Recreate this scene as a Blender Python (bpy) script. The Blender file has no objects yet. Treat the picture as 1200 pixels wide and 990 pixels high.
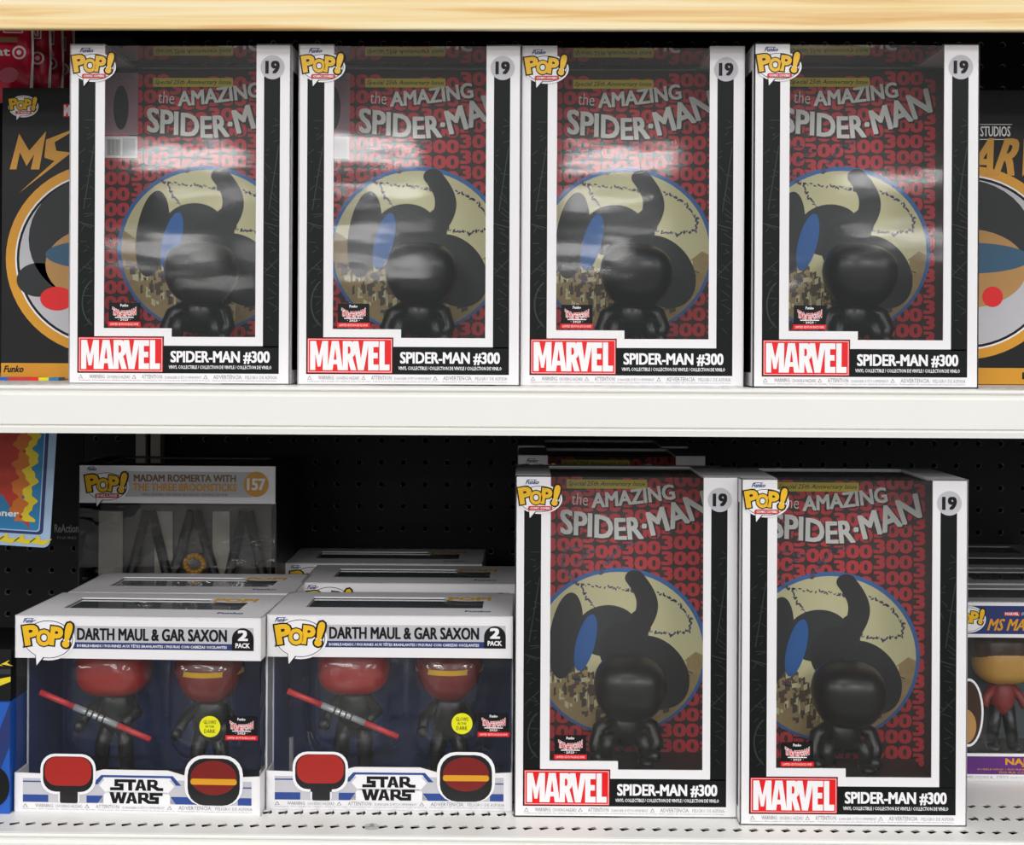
import bpy, math, random
from mathutils import Matrix, Vector
R = math.radians
random.seed(7)
SC = bpy.context.scene
COL = SC.collection

# ------------------------------------------------------------------ camera
CZ = 1.40                       # camera height above the shop floor
FPX, HOR, CAMY = 1670.0, 410.0, -1.15
YAW, ROLL = R(0.75), R(0.28)
cam_d = bpy.data.cameras.new('camera')
cam_d.sensor_fit = 'HORIZONTAL'; cam_d.sensor_width = 36.0
cam_d.lens = FPX / 1200.0 * 36.0
cam_d.shift_y = -(495.0 - HOR) / 1200.0
cam_d.clip_start = 0.05
cam = bpy.data.objects.new('camera', cam_d); COL.objects.link(cam)
CROT = Matrix.Rotation(YAW, 3, 'Z') @ Matrix.Rotation(R(90), 3, 'X') @ Matrix.Rotation(ROLL, 3, 'Z')
cam.matrix_world = Matrix.Translation((0, CAMY, CZ)) @ CROT.to_4x4()
SC.camera = cam

def at(px, py, y):
    """world point on the plane Y=y seen at photograph pixel (px, py)"""
    d = CROT @ Vector(((px - 600) / FPX, -(py - HOR) / FPX, -1.0))
    t = (y - CAMY) / d.y
    return Vector((0, CAMY, CZ)) + d * t

# ------------------------------------------------------------------ world + lamps
w = bpy.data.worlds.new('shop_air'); SC.world = w; w.use_nodes = True
w.node_tree.nodes['Background'].inputs[0].default_value = (0.96, 1.0, 0.99, 1)
w.node_tree.nodes['Background'].inputs[1].default_value = 0.42

def lamp(x, y, z, sx, sy, rad, col=(1, 0.975, 0.97)):
    l = bpy.data.lights.new('ceiling_lamp', 'AREA'); l.shape = 'RECTANGLE'
    l.size = sx; l.size_y = sy; l.energy = rad * math.pi * sx * sy; l.color = col
    o = bpy.data.objects.new('ceiling_lamp', l); o.location = (x, y, z); COL.objects.link(o)
LZ = CZ + 2.5
for lx in (-3.2, 0.0, 3.2):                      # the aisle's own rows
    lamp(lx, -2.2, LZ, 1.3, 1.2, 4.0)

for lx in (-5.4, -1.8, 1.8, 5.4):
    for ly, rr in ((-4.6, 13.0), (-6.8, 15.0), (-9.2, 15.0)): lamp(lx, ly, LZ, 1.3, 1.2, rr)
for lx, ly, rr in ((-10, -35, 9), (-4.2, -31, 8), (-4.0, -40, 9), (1.2, -36, 9), (9.2, -31, 8), (8.4, -46, 9), (-12, -50, 8)): lamp(lx, ly, LZ, 2.6, 3.0, rr)
for lx, ly, rr in ((-4.75, -17.2, 12), (-2.05, -16.6, 12), (1.15, -17.4, 12), (5.6, -19.5, 9),
                   (-5.6, -22.0, 5), (-2.3, -21.5, 9), (1.3, -23.0, 8), (-2.6, -28.0, 5), (2.2, -29.0, 5),
                   (7.6, -28.0, 5), (-7.2, -35.0, 5)):
    lamp(lx, ly, LZ, 1.45, 1.5, rr)

SC.view_settings.view_transform = 'Standard'
SC.view_settings.look = 'None'
SC.view_settings.gamma = 1.0
SC.view_settings.use_curve_mapping = False
SC.view_settings.exposure = 0.14

# ------------------------------------------------------------------ materials
def srgb(h):
    h = h.lstrip('#'); c = [int(h[i:i + 2], 16) / 255 for i in (0, 2, 4)]
    return tuple([(x / 12.92 if x <= .04045 else ((x + .055) / 1.055) ** 2.4) for x in c] + [1])
MATS = {}
def mat(name, hexc, rough=0.5, metal=0.0, var=0.04, scale=30, bump=0.0, spec=0.5):
    if name in MATS: return MATS[name]
    m = bpy.data.materials.new(name); m.use_nodes = True; n = m.node_tree.nodes; l = m.node_tree.links
    b = n['Principled BSDF']; c = srgb(hexc)
    b.inputs['Roughness'].default_value = rough; b.inputs['Metallic'].default_value = metal
    b.inputs['Specular IOR Level'].default_value = spec
    tc = n.new('ShaderNodeTexCoord'); no = n.new('ShaderNodeTexNoise'); no.inputs['Scale'].default_value = scale
    l.new(tc.outputs['Object'], no.inputs['Vector'])
    mx = n.new('ShaderNodeMix'); mx.data_type = 'RGBA'
    mx.inputs[6].default_value = [v * (1 - var) for v in c[:3]] + [1]
    mx.inputs[7].default_value = [min(1, v * (1 + var)) for v in c[:3]] + [1]
    l.new(no.outputs['Fac'], mx.inputs[0]); l.new(mx.outputs[2], b.inputs['Base Color'])
    if bump:
        bp = n.new('ShaderNodeBump'); bp.inputs['Strength'].default_value = bump; bp.inputs['Distance'].default_value = 0.002
        l.new(no.outputs['Fac'], bp.inputs['Height']); l.new(bp.outputs[0], b.inputs['Normal'])
    MATS[name] = m; return m

def clear_mat(name, tint=(1, 1, 1), gain=1.7, rough=0.02, bump=0.15, scale=(9, 9, 40), milk=0.0):
    """thin clear plastic sheet: Schlick mirror over transparent, both faces alike"""
    m = bpy.data.materials.new(name); m.use_nodes = True; n = m.node_tree.nodes; l = m.node_tree.links
    n.clear()
    out = n.new('ShaderNodeOutputMaterial'); tr = n.new('ShaderNodeBsdfTransparent'); gl = n.new('ShaderNodeBsdfGlossy')
    tr.inputs[0].default_value = (*tint, 1); gl.inputs['Roughness'].default_value = rough
    g = n.new('ShaderNodeNewGeometry'); dt = n.new('ShaderNodeVectorMath'); dt.operation = 'DOT_PRODUCT'
    l.new(g.outputs['Normal'], dt.inputs[0]); l.new(g.outputs['Incoming'], dt.inputs[1])
    def mth(op, a, b=None):
        q = n.new('ShaderNodeMath'); q.operation = op; q.use_clamp = False
        for i, v in enumerate((a, b)):
            if v is None: continue
            if isinstance(v, (int, float)): q.inputs[i].default_value = v
            else: l.new(v, q.inputs[i])
        return q.outputs[0]
    c = mth('ABSOLUTE', dt.outputs['Value']); k = mth('SUBTRACT', 1.0, c); p = mth('POWER', k, 5.0)
    f = mth('ADD', mth('MULTIPLY', p, 0.96), 0.04); f = mth('MINIMUM', mth('MULTIPLY', f, gain), 0.9)
    mx = n.new('ShaderNodeMixShader'); l.new(f, mx.inputs[0]); l.new(tr.outputs[0], mx.inputs[1]); l.new(gl.outputs[0], mx.inputs[2])
    tc = n.new('ShaderNodeTexCoord'); mp = n.new('ShaderNodeMapping'); mp.inputs['Scale'].default_value = scale
    no = n.new('ShaderNodeTexNoise'); no.inputs['Scale'].default_value = 1.0; no.inputs['Detail'].default_value = 3
    l.new(tc.outputs['Object'], mp.inputs[0]); l.new(mp.outputs[0], no.inputs['Vector'])
    bp = n.new('ShaderNodeBump'); bp.inputs['Strength'].default_value = bump; bp.inputs['Distance'].default_value = 0.01
    l.new(no.outputs['Fac'], bp.inputs['Height']); l.new(bp.outputs[0], gl.inputs['Normal'])
    last = mx.outputs[0]
    if milk:
        df = n.new('ShaderNodeBsdfDiffuse'); df.inputs[0].default_value = (.8, .85, .82, 1)
        m2 = n.new('ShaderNodeMixShader'); m2.inputs[0].default_value = milk
        l.new(last, m2.inputs[1]); l.new(df.outputs[0], m2.inputs[2]); last = m2.outputs[0]
    l.new(last, out.inputs[0]); MATS[name] = m; return m

def wood_mat():
    m = bpy.data.materials.new('pine'); m.use_nodes = True; n = m.node_tree.nodes; l = m.node_tree.links
    b = n['Principled BSDF']; b.inputs['Roughness'].default_value = 0.45
    tc = n.new('ShaderNodeTexCoord'); mp = n.new('ShaderNodeMapping'); mp.inputs['Scale'].default_value = (2.0, 20, 75)
    no = n.new('ShaderNodeTexNoise'); no.inputs['Scale'].default_value = 1.4; no.inputs['Detail'].default_value = 6; no.inputs['Distortion'].default_value = 0.6
    l.new(tc.outputs['Object'], mp.inputs[0]); l.new(mp.outputs[0], no.inputs['Vector'])
    cr = n.new('ShaderNodeValToRGB'); e = cr.color_ramp.elements
    e[0].position = 0.30; e[0].color = srgb('#e2ad68'); e[1].position = 0.62; e[1].color = srgb('#fdecc2')
    q = e.new(0.46); q.color = srgb('#f8da9c')
    l.new(no.outputs['Fac'], cr.inputs[0]); l.new(cr.outputs[0], b.inputs['Base Color'])
    MATS['pine'] = m; return m

WHITE = mat('white_carton', '#f0eef0', 0.38, var=.015, bump=.02)
SHELFW = mat('shelf_enamel', '#f5f4ef', 0.35, var=.02, scale=12)
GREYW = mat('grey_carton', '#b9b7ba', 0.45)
BLACK = mat('black_print', '#07080a', 0.42, spec=.35)
INK = mat('black_ink', '#08080a', 0.5, spec=.3)
DARKP = mat('panel_black', '#0a0f0f', 0.45, var=.3, scale=60, spec=.22)
LINE = mat('panel_line', '#232a2c', 0.5)
PEG = mat('pegboard_black', '#07080a', 0.5, spec=.25)
PEGRIM = mat('peg_hole_rim', '#b4b6b2', 0.4)  # bare hole edge, coloured pale to carry its glint
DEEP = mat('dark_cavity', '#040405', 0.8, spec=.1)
LINER = mat('dark_liner', '#15100f', 0.5)
RED = mat('logo_red', '#e50914', 0.4)
PWHITE = mat('print_white', '#f4f2f4', 0.45)
PGREY = mat('print_grey', '#8b8b90', 0.5)
LGREY = mat('print_light_grey', '#c3c2c8', 0.5)
YEL = mat('logo_yellow', '#f2bd18', 0.4, var=.12, scale=60)
PILL = mat('pill_red', '#c92a2c', 0.45)
NAVY = mat('print_navy', '#1d2f6b', 0.45)
BLUE = mat('stripe_blue', '#25458f', 0.45)
FBLUE = mat('script_blue', '#243a80', 0.5)
C_BG = mat('cover_ground', '#3a1c1e', 0.5, var=.2, scale=90)
C_RED = mat('cover_red', '#d8323e', 0.5, var=.12, scale=40)
C_CREAM = mat('cover_cream', '#e6e0b0', 0.5, var=.05)
C_RIM = mat('cover_blue', '#3a74c0', 0.5)
C_TXT = mat('cover_title', '#f2f0ee', 0.5)
C_SHD = mat('cover_shadow', '#22191b', 0.5)
C_YEL = mat('cover_yellow', '#e2cd35', 0.5)
C_FIG = mat('cover_dark', '#181c20', 0.5)
C_FIG2 = mat('cover_slate', '#23282d', 0.5)
C_BLU = mat('cover_patch', '#1d66b4', 0.5)
C_PINK = mat('cover_pink', '#b08a98', 0.5)
C_PUR = mat('cover_strand', '#5d5472', 0.6)
C_TAN = mat('cover_tan', '#b49a6a', 0.5, var=.2, scale=150)
C_BRN = mat('cover_brown', '#5b4a3a', 0.5, var=.3, scale=150)
VINYL = mat('black_vinyl', '#08090b', 0.3, spec=.4)
DVIN = mat('dark_vinyl', '#141518', 0.3)
RVIN = mat('red_vinyl', '#a8231c', 0.3)
DRVIN = mat('dark_red_vinyl', '#7a1a18', 0.25)
YVIN = mat('yellow_vinyl', '#e3ac12', 0.3)
SILV = mat('silver_plastic', '#c4c6c8', 0.25, metal=.5)
RODR = mat('rod_red', '#c0343a', 0.3)
NAVYC = mat('navy_card', '#2a3f72', 0.5, var=.5, scale=18)
GOLD = mat('gold_print', '#c08a2c', 0.35, metal=.2, var=.15)
GOLDD = mat('brown_print', '#7a5a22', 0.4)
AMBER = mat('amber_print', '#dc9a1c', 0.4, var=.1)
SKIN = mat('tan_print', '#b88a4e', 0.5)
TEAL = mat('teal_print', '#2a5674', 0.45)
STICKY = mat('sticker_yellow', '#e9e51c', 0.35)
PURP = mat('purple_print', '#5b1f78', 0.45, var=.5, scale=25)
FOIL = mat('crimson_foil', '#e01c48', 0.25, metal=.05, var=.2, scale=18, bump=.5)
PINKP = mat('packet_pink', '#d4687c', .4)
SKYB = mat('pale_blue_card', '#a9c4e2', 0.45)
FLAME = mat('flame_red', '#c0301a', 0.45, var=.35, scale=60)
FYEL = mat('flame_yellow', '#e8d020', 0.45)
FORA = mat('flame_orange', '#d8731c', 0.45)
CARDB = mat('card_blue', '#1f7fb4', 0.45)
BLUEC = mat('blue_carton', '#1a57b5', 0.4, var=.3, scale=14)
METAL = mat('grey_steel', '#b7b2a6', 0.4, metal=.2)
FLOORM = mat('floor_vinyl', '#5c5955', 0.35, scale=3)
HAIR = mat('brown_vinyl', '#3a2418', 0.35)
TANV = mat('tan_vinyl', '#b98a3c', 0.4)
TUNIC = mat('tunic_red', '#7e2a28', 0.5)
PINE = wood_mat()
CLEAR = clear_mat('clear_window', (.97, .98, .97), 1.7, 0.05, .035, (5, 5, 14))
CLEARS = clear_mat('crinkled_plastic', (.97, .98, .98), 1.4, 0.06, .35, (16, 16, 22), milk=.0)
CLEART = clear_mat('clear_top', (.85, .86, .84), 1.8, 0.03, .05, (5, 5, 5), milk=.06)
DISCM = clear_mat('clear_button', (.9, .9, .88), 1.6, 0.1, .05, milk=.25)

# ------------------------------------------------------------------ mesh builder
_tc = {}
def glyphs(body, bold, res):
    k = (body, bold, res)
    if k not in _tc:
        cu = bpy.data.curves.new('lettering', 'FONT'); cu.body = body; cu.size = 1.0
        cu.offset = bold; cu.resolution_u = res
        o = bpy.data.objects.new('lettering', cu); me = o.to_mesh()
        _tc[k] = ([(v.co.x, v.co.y) for v in me.vertices], [tuple(p.vertices) for p in me.polygons])
        o.to_mesh_clear(); bpy.data.objects.remove(o); bpy.data.curves.remove(cu)
    return _tc[k]

class MB:
    def __init__(s, mp=None): s.v = []; s.f = []; s.m = []; s.sm = []; s.mats = []; s.map = mp or (lambda u, v: (u, v))
    def mi(s, m):
        if m not in s.mats: s.mats.append(m)
        return s.mats.index(m)
    def add(s, vs, fs, m, smooth=False):
        b = len(s.v); i = s.mi(m); s.v += [tuple(q) for q in vs]
        for f in fs: s.f.append(tuple(b + k for k in f)); s.m.append(i); s.sm.append(smooth)
    def box(s, x0, x1, y0, y1, z0, z1, m):
        vs = [(x, y, z) for x in (x0, x1) for y in (y0, y1) for z in (z0, z1)]
        s.add(vs, [(0, 1, 3, 2), (4, 6, 7, 5), (0, 4, 5, 1), (2, 3, 7, 6), (0, 2, 6, 4), (1, 5, 7, 3)], m)
    def pbox(s, u0, u1, v0, v1, y0, y1, m):
        x0, z1 = s.map(u0, v0); x1, z0 = s.map(u1, v1); s.box(x0, x1, y0, y1, z0, z1, m)
    def poly(s, pts, y, m):                         # flat print, facing -Y
        q = [s.map(*p) for p in pts]
        a = sum(q[i][0] * q[(i + 1) % len(q)][1] - q[(i + 1) % len(q)][0] * q[i][1] for i in range(len(q)))
        if a < 0: q.reverse()
        s.add([(x, y, z) for x, z in q], [tuple(range(len(q)))], m)
    def rect(s, u0, u1, v0, v1, y, m): s.poly([(u0, v0), (u1, v0), (u1, v1), (u0, v1)], y, m)
    def rrect(s, u0, u1, v0, v1, r, y, m, n=5):
        p = []
        for cx, cy, a0 in ((u1 - r, v0 + r, -90), (u1 - r, v1 - r, 0), (u0 + r, v1 - r, 90), (u0 + r, v0 + r, 180)):
            for k in range(n + 1):
                a = R(a0 + 90 * k / n); p.append((cx + r * math.cos(a), cy + r * math.sin(a)))
        s.poly(p, y, m)
    def ell(s, cu, cv, ru, rv, y, m, n=32, rot=0, a0=0, a1=360):
        p = []
        full = a1 - a0 >= 360
        for k in range(n if full else n + 1):
            a = R(a0 + (a1 - a0) * k / n); x = ru * math.cos(a); z = rv * math.sin(a)
            c, q = math.cos(R(rot)), math.sin(R(rot)); p.append((cu + x * c - z * q, cv + x * q + z * c))
        s.poly(p, y, m)
    def text(s, body, u0, u1, v0, v1, y, m, bold=0.0, res=3, extra=0.0, rot=0, warp=None, shear=0, thick=0):
        if thick:
            for k_, (a_, b_) in enumerate(((-1, -.6), (1, -.6), (-1, .6), (1, .6))):
                a, b = a_ * thick, b_ * thick
                wf = (lambda t, h, a=a, b=b: (lambda q: (q[0] + a, q[1] + b))(warp(t, h))) if warp else None
                s.text(body, u0 + thick + a, u1 - thick + a, v0 + .6 * thick + b, v1 - .6 * thick + b, y - .00004 * k_, m, bold, res, extra, rot, wf, shear)
            return
        vs, fs = glyphs(body, bold, res)
        bx0 = min(p[0] for p in vs); bx1 = max(p[0] for p in vs); by0 = min(p[1] for p in vs); by1 = max(p[1] for p in vs)
        if extra: vs, fs = glyphs(body, bold + extra, res)
        cu, cv = (u0 + u1) / 2, (v0 + v1) / 2; c, q = math.cos(R(rot)), math.sin(R(rot)); o = []
        for x, yy in vs:
            t = (x - bx0) / (bx1 - bx0); h = (yy - by0) / (by1 - by0)
            if warp: u, v = warp(t, h)
            else:
                u = u0 + t * (u1 - u0) + shear * (h - .5); v = v1 + (v0 - v1) * h
                du, dv = u - cu, v - cv; u, v = cu + du * c + dv * q, cv - du * q + dv * c
            X, Z = s.map(u, v); o.append((X, y, Z))
        s.add(o, fs, m)
    def tube(s, pts, rad, m, n=8, caps=True):
        rad = rad if isinstance(rad, (list, tuple)) else [rad] * len(pts)
        P = [Vector(p) for p in pts]; vs = []; fs = []
        up = None
        for i, p in enumerate(P):
            d = (P[min(i + 1, len(P) - 1)] - P[max(i - 1, 0)]).normalized()
            if up is None: up = d.orthogonal().normalized()
            a = (up - d * up.dot(d)).normalized(); b = d.cross(a); up = a
            for k in range(n):
                t = 2 * math.pi * k / n; vs.append(p + (a * math.cos(t) + b * math.sin(t)) * rad[i])
        for i in range(len(P) - 1):
            for k in range(n):
                k2 = (k + 1) % n; fs.append((i * n + k, i * n + k2, (i + 1) * n + k2, (i + 1) * n + k))
        if caps: fs.append(tuple(reversed(range(n)))); fs.append(tuple(range((len(P) - 1) * n, len(P) * n)))
        s.add(vs, fs, m, True)
    def blob(s, c, r, m, e=2.0, nu=28, nv=18, rot=(0, 0, 0), fn=None):    # superellipsoid
        M = Matrix.Rotation(rot[2], 3, 'Z') @ Matrix.Rotation(rot[1], 3, 'Y') @ Matrix.Rotation(rot[0], 3, 'X')
        sg = lambda a: math.copysign(abs(a) ** (2.0 / e), a)
        vs = []; fs = []
        for j in range(nv + 1):
            ph = -math.pi / 2 + math.pi * j / nv
            for i in range(nu):
                th = 2 * math.pi * i / nu
                p = Vector((sg(math.cos(ph)) * sg(math.cos(th)) * r[0], sg(math.cos(ph)) * sg(math.sin(th)) * r[1], sg(math.sin(ph)) * r[2]))
                if fn: p = fn(p)
                vs.append(M @ p + Vector(c))
        for j in range(nv):
            for i in range(nu):
                k = (i + 1) % nu; fs.append((j * nu + i, j * nu + k, (j + 1) * nu + k, (j + 1) * nu + i))
        s.add(vs, fs, m, True)
    def build(s, name, parent=None, loc=None):
        me = bpy.data.meshes.new(name); me.from_pydata(s.v, [], s.f)
        for m in s.mats: me.materials.append(m)
        me.polygons.foreach_set('material_index', s.m); me.polygons.foreach_set('use_smooth', s.sm); me.update()
        o = bpy.data.objects.new(name, me); COL.objects.link(o)
        if parent is not None: o.parent = parent
        if loc is not None: o.location = loc
        return o

def tag(o, label=None, cat=None, group=None, kind=None):
    for k, v in (('label', label), ('category', cat), ('group', group), ('kind', kind)):
        if v: o[k] = v
    return o
def empty(name, loc=(0, 0, 0), rz=0):
    o = bpy.data.objects.new(name, None); o.empty_display_size = .02; COL.objects.link(o)
    o.location = loc; o.rotation_euler = (0, 0, rz); return o
def copy_tree(o, parent=None):
    c = o.copy(); COL.objects.link(c); c.parent = parent
    for ch in [q for q in bpy.data.objects if q.parent == o]: copy_tree(ch, c)
    return c

# ================================================================== large structure
XL, XR = -1.15, 1.15
USZ, LSZ = CZ - 0.0292, CZ - 0.3768          # tops of the upper and lower metal shelf
BACKY = 0.49
# floor
mb = MB(); mb.box(-9, 9, -40, 3, -0.05, 0, FLOORM); tag(mb.build('floor'), kind='structure')
# perforated back wall
def peg_holes(x0, x1, z0, z1, y, pitch=0.0254, r=0.0031):
    mb = MB(); nx = int(round((x1 - x0) / pitch)); nz = int(round((z1 - z0) / pitch)); n = 8
    for i in range(nx):
        for j in range(nz):
            cx = x0 + (i + .5) * pitch; cz = z0 + (j + .5) * pitch; h = pitch / 2
            outer = []
            for k in range(n):
                a = 2 * math.pi * k / n; c, s_ = math.cos(a), math.sin(a); q = h / max(abs(c), abs(s_)); outer.append((cx + c * q, y, cz + s_ * q))
            inner = [(cx + r * math.cos(2 * math.pi * k / n), y, cz + r * math.sin(2 * math.pi * k / n)) for k in range(n)]
            back = [(p[0], y + .004, p[2]) for p in inner]
            lip = [(cx + 1.12 * (p[0] - cx), y, cz + 1.12 * (p[2] - cz)) for p in inner]; inner = [(p[0], y + .0008, p[2]) for p in inner]
            mb.add(lip + inner, [(k, (k + 1) % n, n + (k + 1) % n, n + k) for k in range(n)], PEGRIM)
            mb.add(outer + lip, [(k, (k + 1) % n, n + (k + 1) % n, n + k) for k in range(n)], PEG)
            mb.add(inner + back, [(k, (k + 1) % n, n + (k + 1) % n, n + k) for k in range(n)], PEGRIM)
    return mb
p0 = at(1175.5, 52.5, BACKY)
px0 = p0.x - 0.0254 * (int((p0.x - XL) / .0254) + .5); pz0 = p0.z - 0.0254 * (33 + .5)
mb = peg_holes(px0, px0 + .0254 * 91, pz0, pz0 + .0254 * 38, BACKY)
mb.box(XL - .05, XR + .05, BACKY + .012, BACKY + .03, 0.5, 2.4, DEEP)  # black backing sheet added to keep light from behind out
tag(mb.build('wall_back'), kind='structure')
for nm, xx in (('light_seal_left', XL - .02), ('light_seal_right', XR)):  # unseen end panels, added to seal the compartments against stray light
    mb = MB(); mb.box(xx, xx + .02, -0.03, BACKY + .03, 0.5, 2.3, DEEP); tag(mb.build(nm), kind='structure')
# unseen shelf above, a dark deck over the upper compartment
mb = MB(); mb.box(XL, XR, -0.01, BACKY, CZ + .44, CZ + .46, DEEP); mb.box(XL, XR, .0, .02, CZ + .34, CZ + .44, DEEP)
tag(mb.build('shelf_above'), kind='structure')

def profile(mb, pts, x0, x1, m):
    n = len(pts); vs = [(x, y, z) for x in (x0, x1) for y, z in pts]
    mb.add(vs, [(i, (i + 1) % n, n + (i + 1) % n, n + i) for i in range(n)] + [tuple(reversed(range(n))), tuple(range(n, 2 * n))], m)

def perf_deck(z, yf, rows, pitch=0.0127, x0=XL, x1=XR):
    """shelf top with rows of slanted diamond holes"""
    mb = MB(); n = int((x1 - x0) / pitch); hw = .0035; ycur = yf
    for yr, off in rows:
        y0, y1 = yr - .006, yr + .006
        mb.box(x0, x1, ycur, y0, z - .002, z, SHELFW)
        for i in range(n):
            a = x0 + i * pitch + 0; b = a + pitch; c = (a + b) / 2 + off
            o = [(a, y0, z), (b, y0, z), (b, y1, z), (a, y1, z)]
            q = [(c - .0020, yr - .0052, z), (c + .0044, yr - .0008, z), (c + .0020, yr + .0052, z), (c - .0044, yr + .0008, z)]
            qb = [(p[0], p[1], z - .0006) for p in q]
            mb.add(o + q, [(0, 1, 5, 4), (1, 2, 6, 5), (2, 3, 7, 6), (3, 0, 4, 7)], SHELFW)
            mb.add(q + qb, [(k, (k + 1) % 4, 4 + (k + 1) % 4, 4 + k) for k in range(4)], SHELFW)
        mb.box(x0, x1, y0 + .0002, y1 - .0002, z - .006, z - .005, DEEP)  # near-black sheet painting in the shade seen through the holes
        ycur = y1
    mb.box(x0, x1, ycur, BACKY, z - .002, z, SHELFW)
    return mb
def metal_shelf(z, label):
    r = empty('metal_shelf', (0, 0, z))
    tag(r, label, 'shelf')
    yf = -0.047
    d = perf_deck(0, yf + .001, [(-.026, 0), (.0065, .004), (.0385, 0)]); d.build('deck', r)
    f = MB()
    pr = [(yf + .002, 0), (yf - .0012, -.0004), (yf - .0022, -.0016), (yf - .0022, -.0026), (yf + .0008, -.0042), (yf + .0008, -.0062),
          (yf - .0026, -.0078), (yf - .0030, -.0300), (yf - .0008, -.0312), (yf - .0024, -.0326), (yf - .0020, -.0370), (yf + .004, -.0374), (yf + .004, -.002)]
    profile(f, pr, XL, XR, SHELFW)
    f.build('front_channel', r)
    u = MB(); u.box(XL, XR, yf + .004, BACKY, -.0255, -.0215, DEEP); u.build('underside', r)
    return r
metal_shelf(USZ, 'white enamelled metal shelf with a smooth label channel, carrying the upper row of tall boxes')
metal_shelf(LSZ, 'white metal shelf punched with rows of slanted holes at the bottom of the picture')
mb = MB(); mb.box(XL, XR, -0.030, -0.0235, CZ + .2515, CZ + .345, PINE)
wb = mb.build('wooden_board'); tag(wb, 'pale pine board running across the very top of the display', 'board')
md = wb.modifiers.new('edge', 'BEVEL'); md.width = .0015; md.segments = 2
# upright post between the pegboard panels
r = empty('upright_post', (at(180, 40, BACKY - .02).x, BACKY - .024, .55))
tag(r, 'pale steel slotted upright post in front of the black pegboard on the left', 'post')
for k, dx in enumerate((-.0125, .0045)):
    mb = MB(); mb.box(dx - .0045, dx + .0065, 0, .02, 0, 1.35, METAL); mb.build('rail', r)
mb = MB(); mb.box(-.012, .006, .012, .02, 0, 1.35, DEEP); mb.build('slot_strip', r)
# black bracket arm high on the left
pa = at(38, 25, .30); pb = at(152, 25, .30)
mb = MB(); mb.box(at(52, 25, .25).x, at(152, 25, .25).x, .25, .45, at(100, 44, .25).z, CZ + .44, PEG)
tag(mb.build('bracket_arm'), 'black box-shaped bracket arm hanging under the top, above the leftmost tall box', 'bracket')

# ================================================================== shared print pieces
def pop_logo(mp, cu, cv, ru, rv, y, pill, parent, tail=-1):
    """white speech bubble with yellow four-sign lettering"""
    mb = MB(mp); k = ru / 26.0
    mb.ell(cu, cv, ru + 2.2 * k, rv + 2.2 * k, y, PWHITE)
    mb.ell(cu, cv, ru, rv, y - .0001, INK)
    mb.poly([(cu - 14 * k, cv + rv * .72), (cu - 12.5 * k, cv + rv + 9 * k), (cu - 3 * k, cv + rv * .9)], y - .0001, INK)
    mb.ell(cu, cv, ru - .7 * k, rv - .7 * k, y - .0002, PWHITE)
    mb.poly([(cu - 13.2 * k, cv + rv * .70), (cu - 12.2 * k, cv + rv + 7.4 * k), (cu - 4.2 * k, cv + rv * .86)], y - .00025, PWHITE)
    mb.build('speech_bubble', parent)
    mb = MB(mp)
    for ch, x0, x1, v0, v1, rot in (('P', -26, -9.5, -15, 6, 9), ('O', -12.5, 3.5, -10.5, 7, 0), ('P', 2, 15.5, -13.5, 6.5, -6), ('!', 16.5, 24.5, -18, 8.5, -12)):
        a = (ch, cu + x0 * k, cu + x1 * k, cv + v0 * k, cv + v1 * k)
        mb.text(*a, y - .0004, INK, bold=.05, extra=.055, rot=rot)
        mb.text(*a, y - .0006, YEL, bold=.05, rot=rot)
    if pill:
        mb.rrect(cu - 14.5 * k, cu + 16 * k, cv + 8.6 * k, cv + 14.2 * k, 2.6 * k, y - .0007, PILL)
        mb.text(pill, cu - 12 * k, cu + 13.5 * k, cv + 9.9 * k, cv + 12.9 * k, y - .0008, PWHITE, bold=.03, res=1)
    mb.build('bubble_lettering', parent)

def script_word(mp, u0, u1, v0, v1, y, m, parent):
    mb = MB(mp); mb.text('Funko', u0, u1, v0, v1, y, m, bold=.035, res=2, shear=(v1 - v0) * .35)
    mb.rect(u0 + (u1 - u0) * .1, u0 + (u1 - u0) * .8, v0 - (v1 - v0) * .16, v0 - (v1 - v0) * .02, y, m)
    mb.build('script_lettering', parent)

def warning(mp, u0, u1, v0, v1, y, parent):
    mb = MB(mp); W_ = u1 - u0; h = v1 - v0; vb = v0 + h * .60
    segs = [(0.0, 'WARNING:', .055, .135, 1), (0, 'CHOKING HAZARD', .142, .262, 0), (0, 'ATTENTION:', .32, .425, 1), (0, "DANGER D'ÉTOUFFEMENT", .437, .62, 0),
            (0, 'ADVERTENCIA:', .68, .825, 1), (0, 'PELIGRO DE ASFIXIA', .84, 1.0, 0)]
    for _, t, a, b, big in segs:
        mb.text(t, u0 + a * W_, u0 + b * W_, v0 + (0 if big else h * .1), vb, y, PGREY, bold=.0 if big else -.005, res=1)
    for a in (0.0, .27, .63):
        p = u0 + a * W_; mb.poly([(p, vb), (p + .022 * W_, vb), (p + .011 * W_, v0)], y, PGREY)
        mb.poly([(p + .004 * W_, vb - .5), (p + .018 * W_, vb - .5), (p + .011 * W_, v0 + 1.4)], y - .0001, PWHITE)
    for t, a, b in (('Small parts. Not suitable for children under 36 months.', 0, .32), ('Petites pièces. Ne convient pas aux enfants de moins de 36 mois.', .33, .665),
                    ('Partes pequeñas. No recomendado para niños menores de 36 meses.', .675, 1)):
        mb.text(t, u0 + a * W_, u0 + b * W_, v0 + h * .74, v1, y, PGREY, res=1)
    mb.build('warning_lettering', parent)

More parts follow.
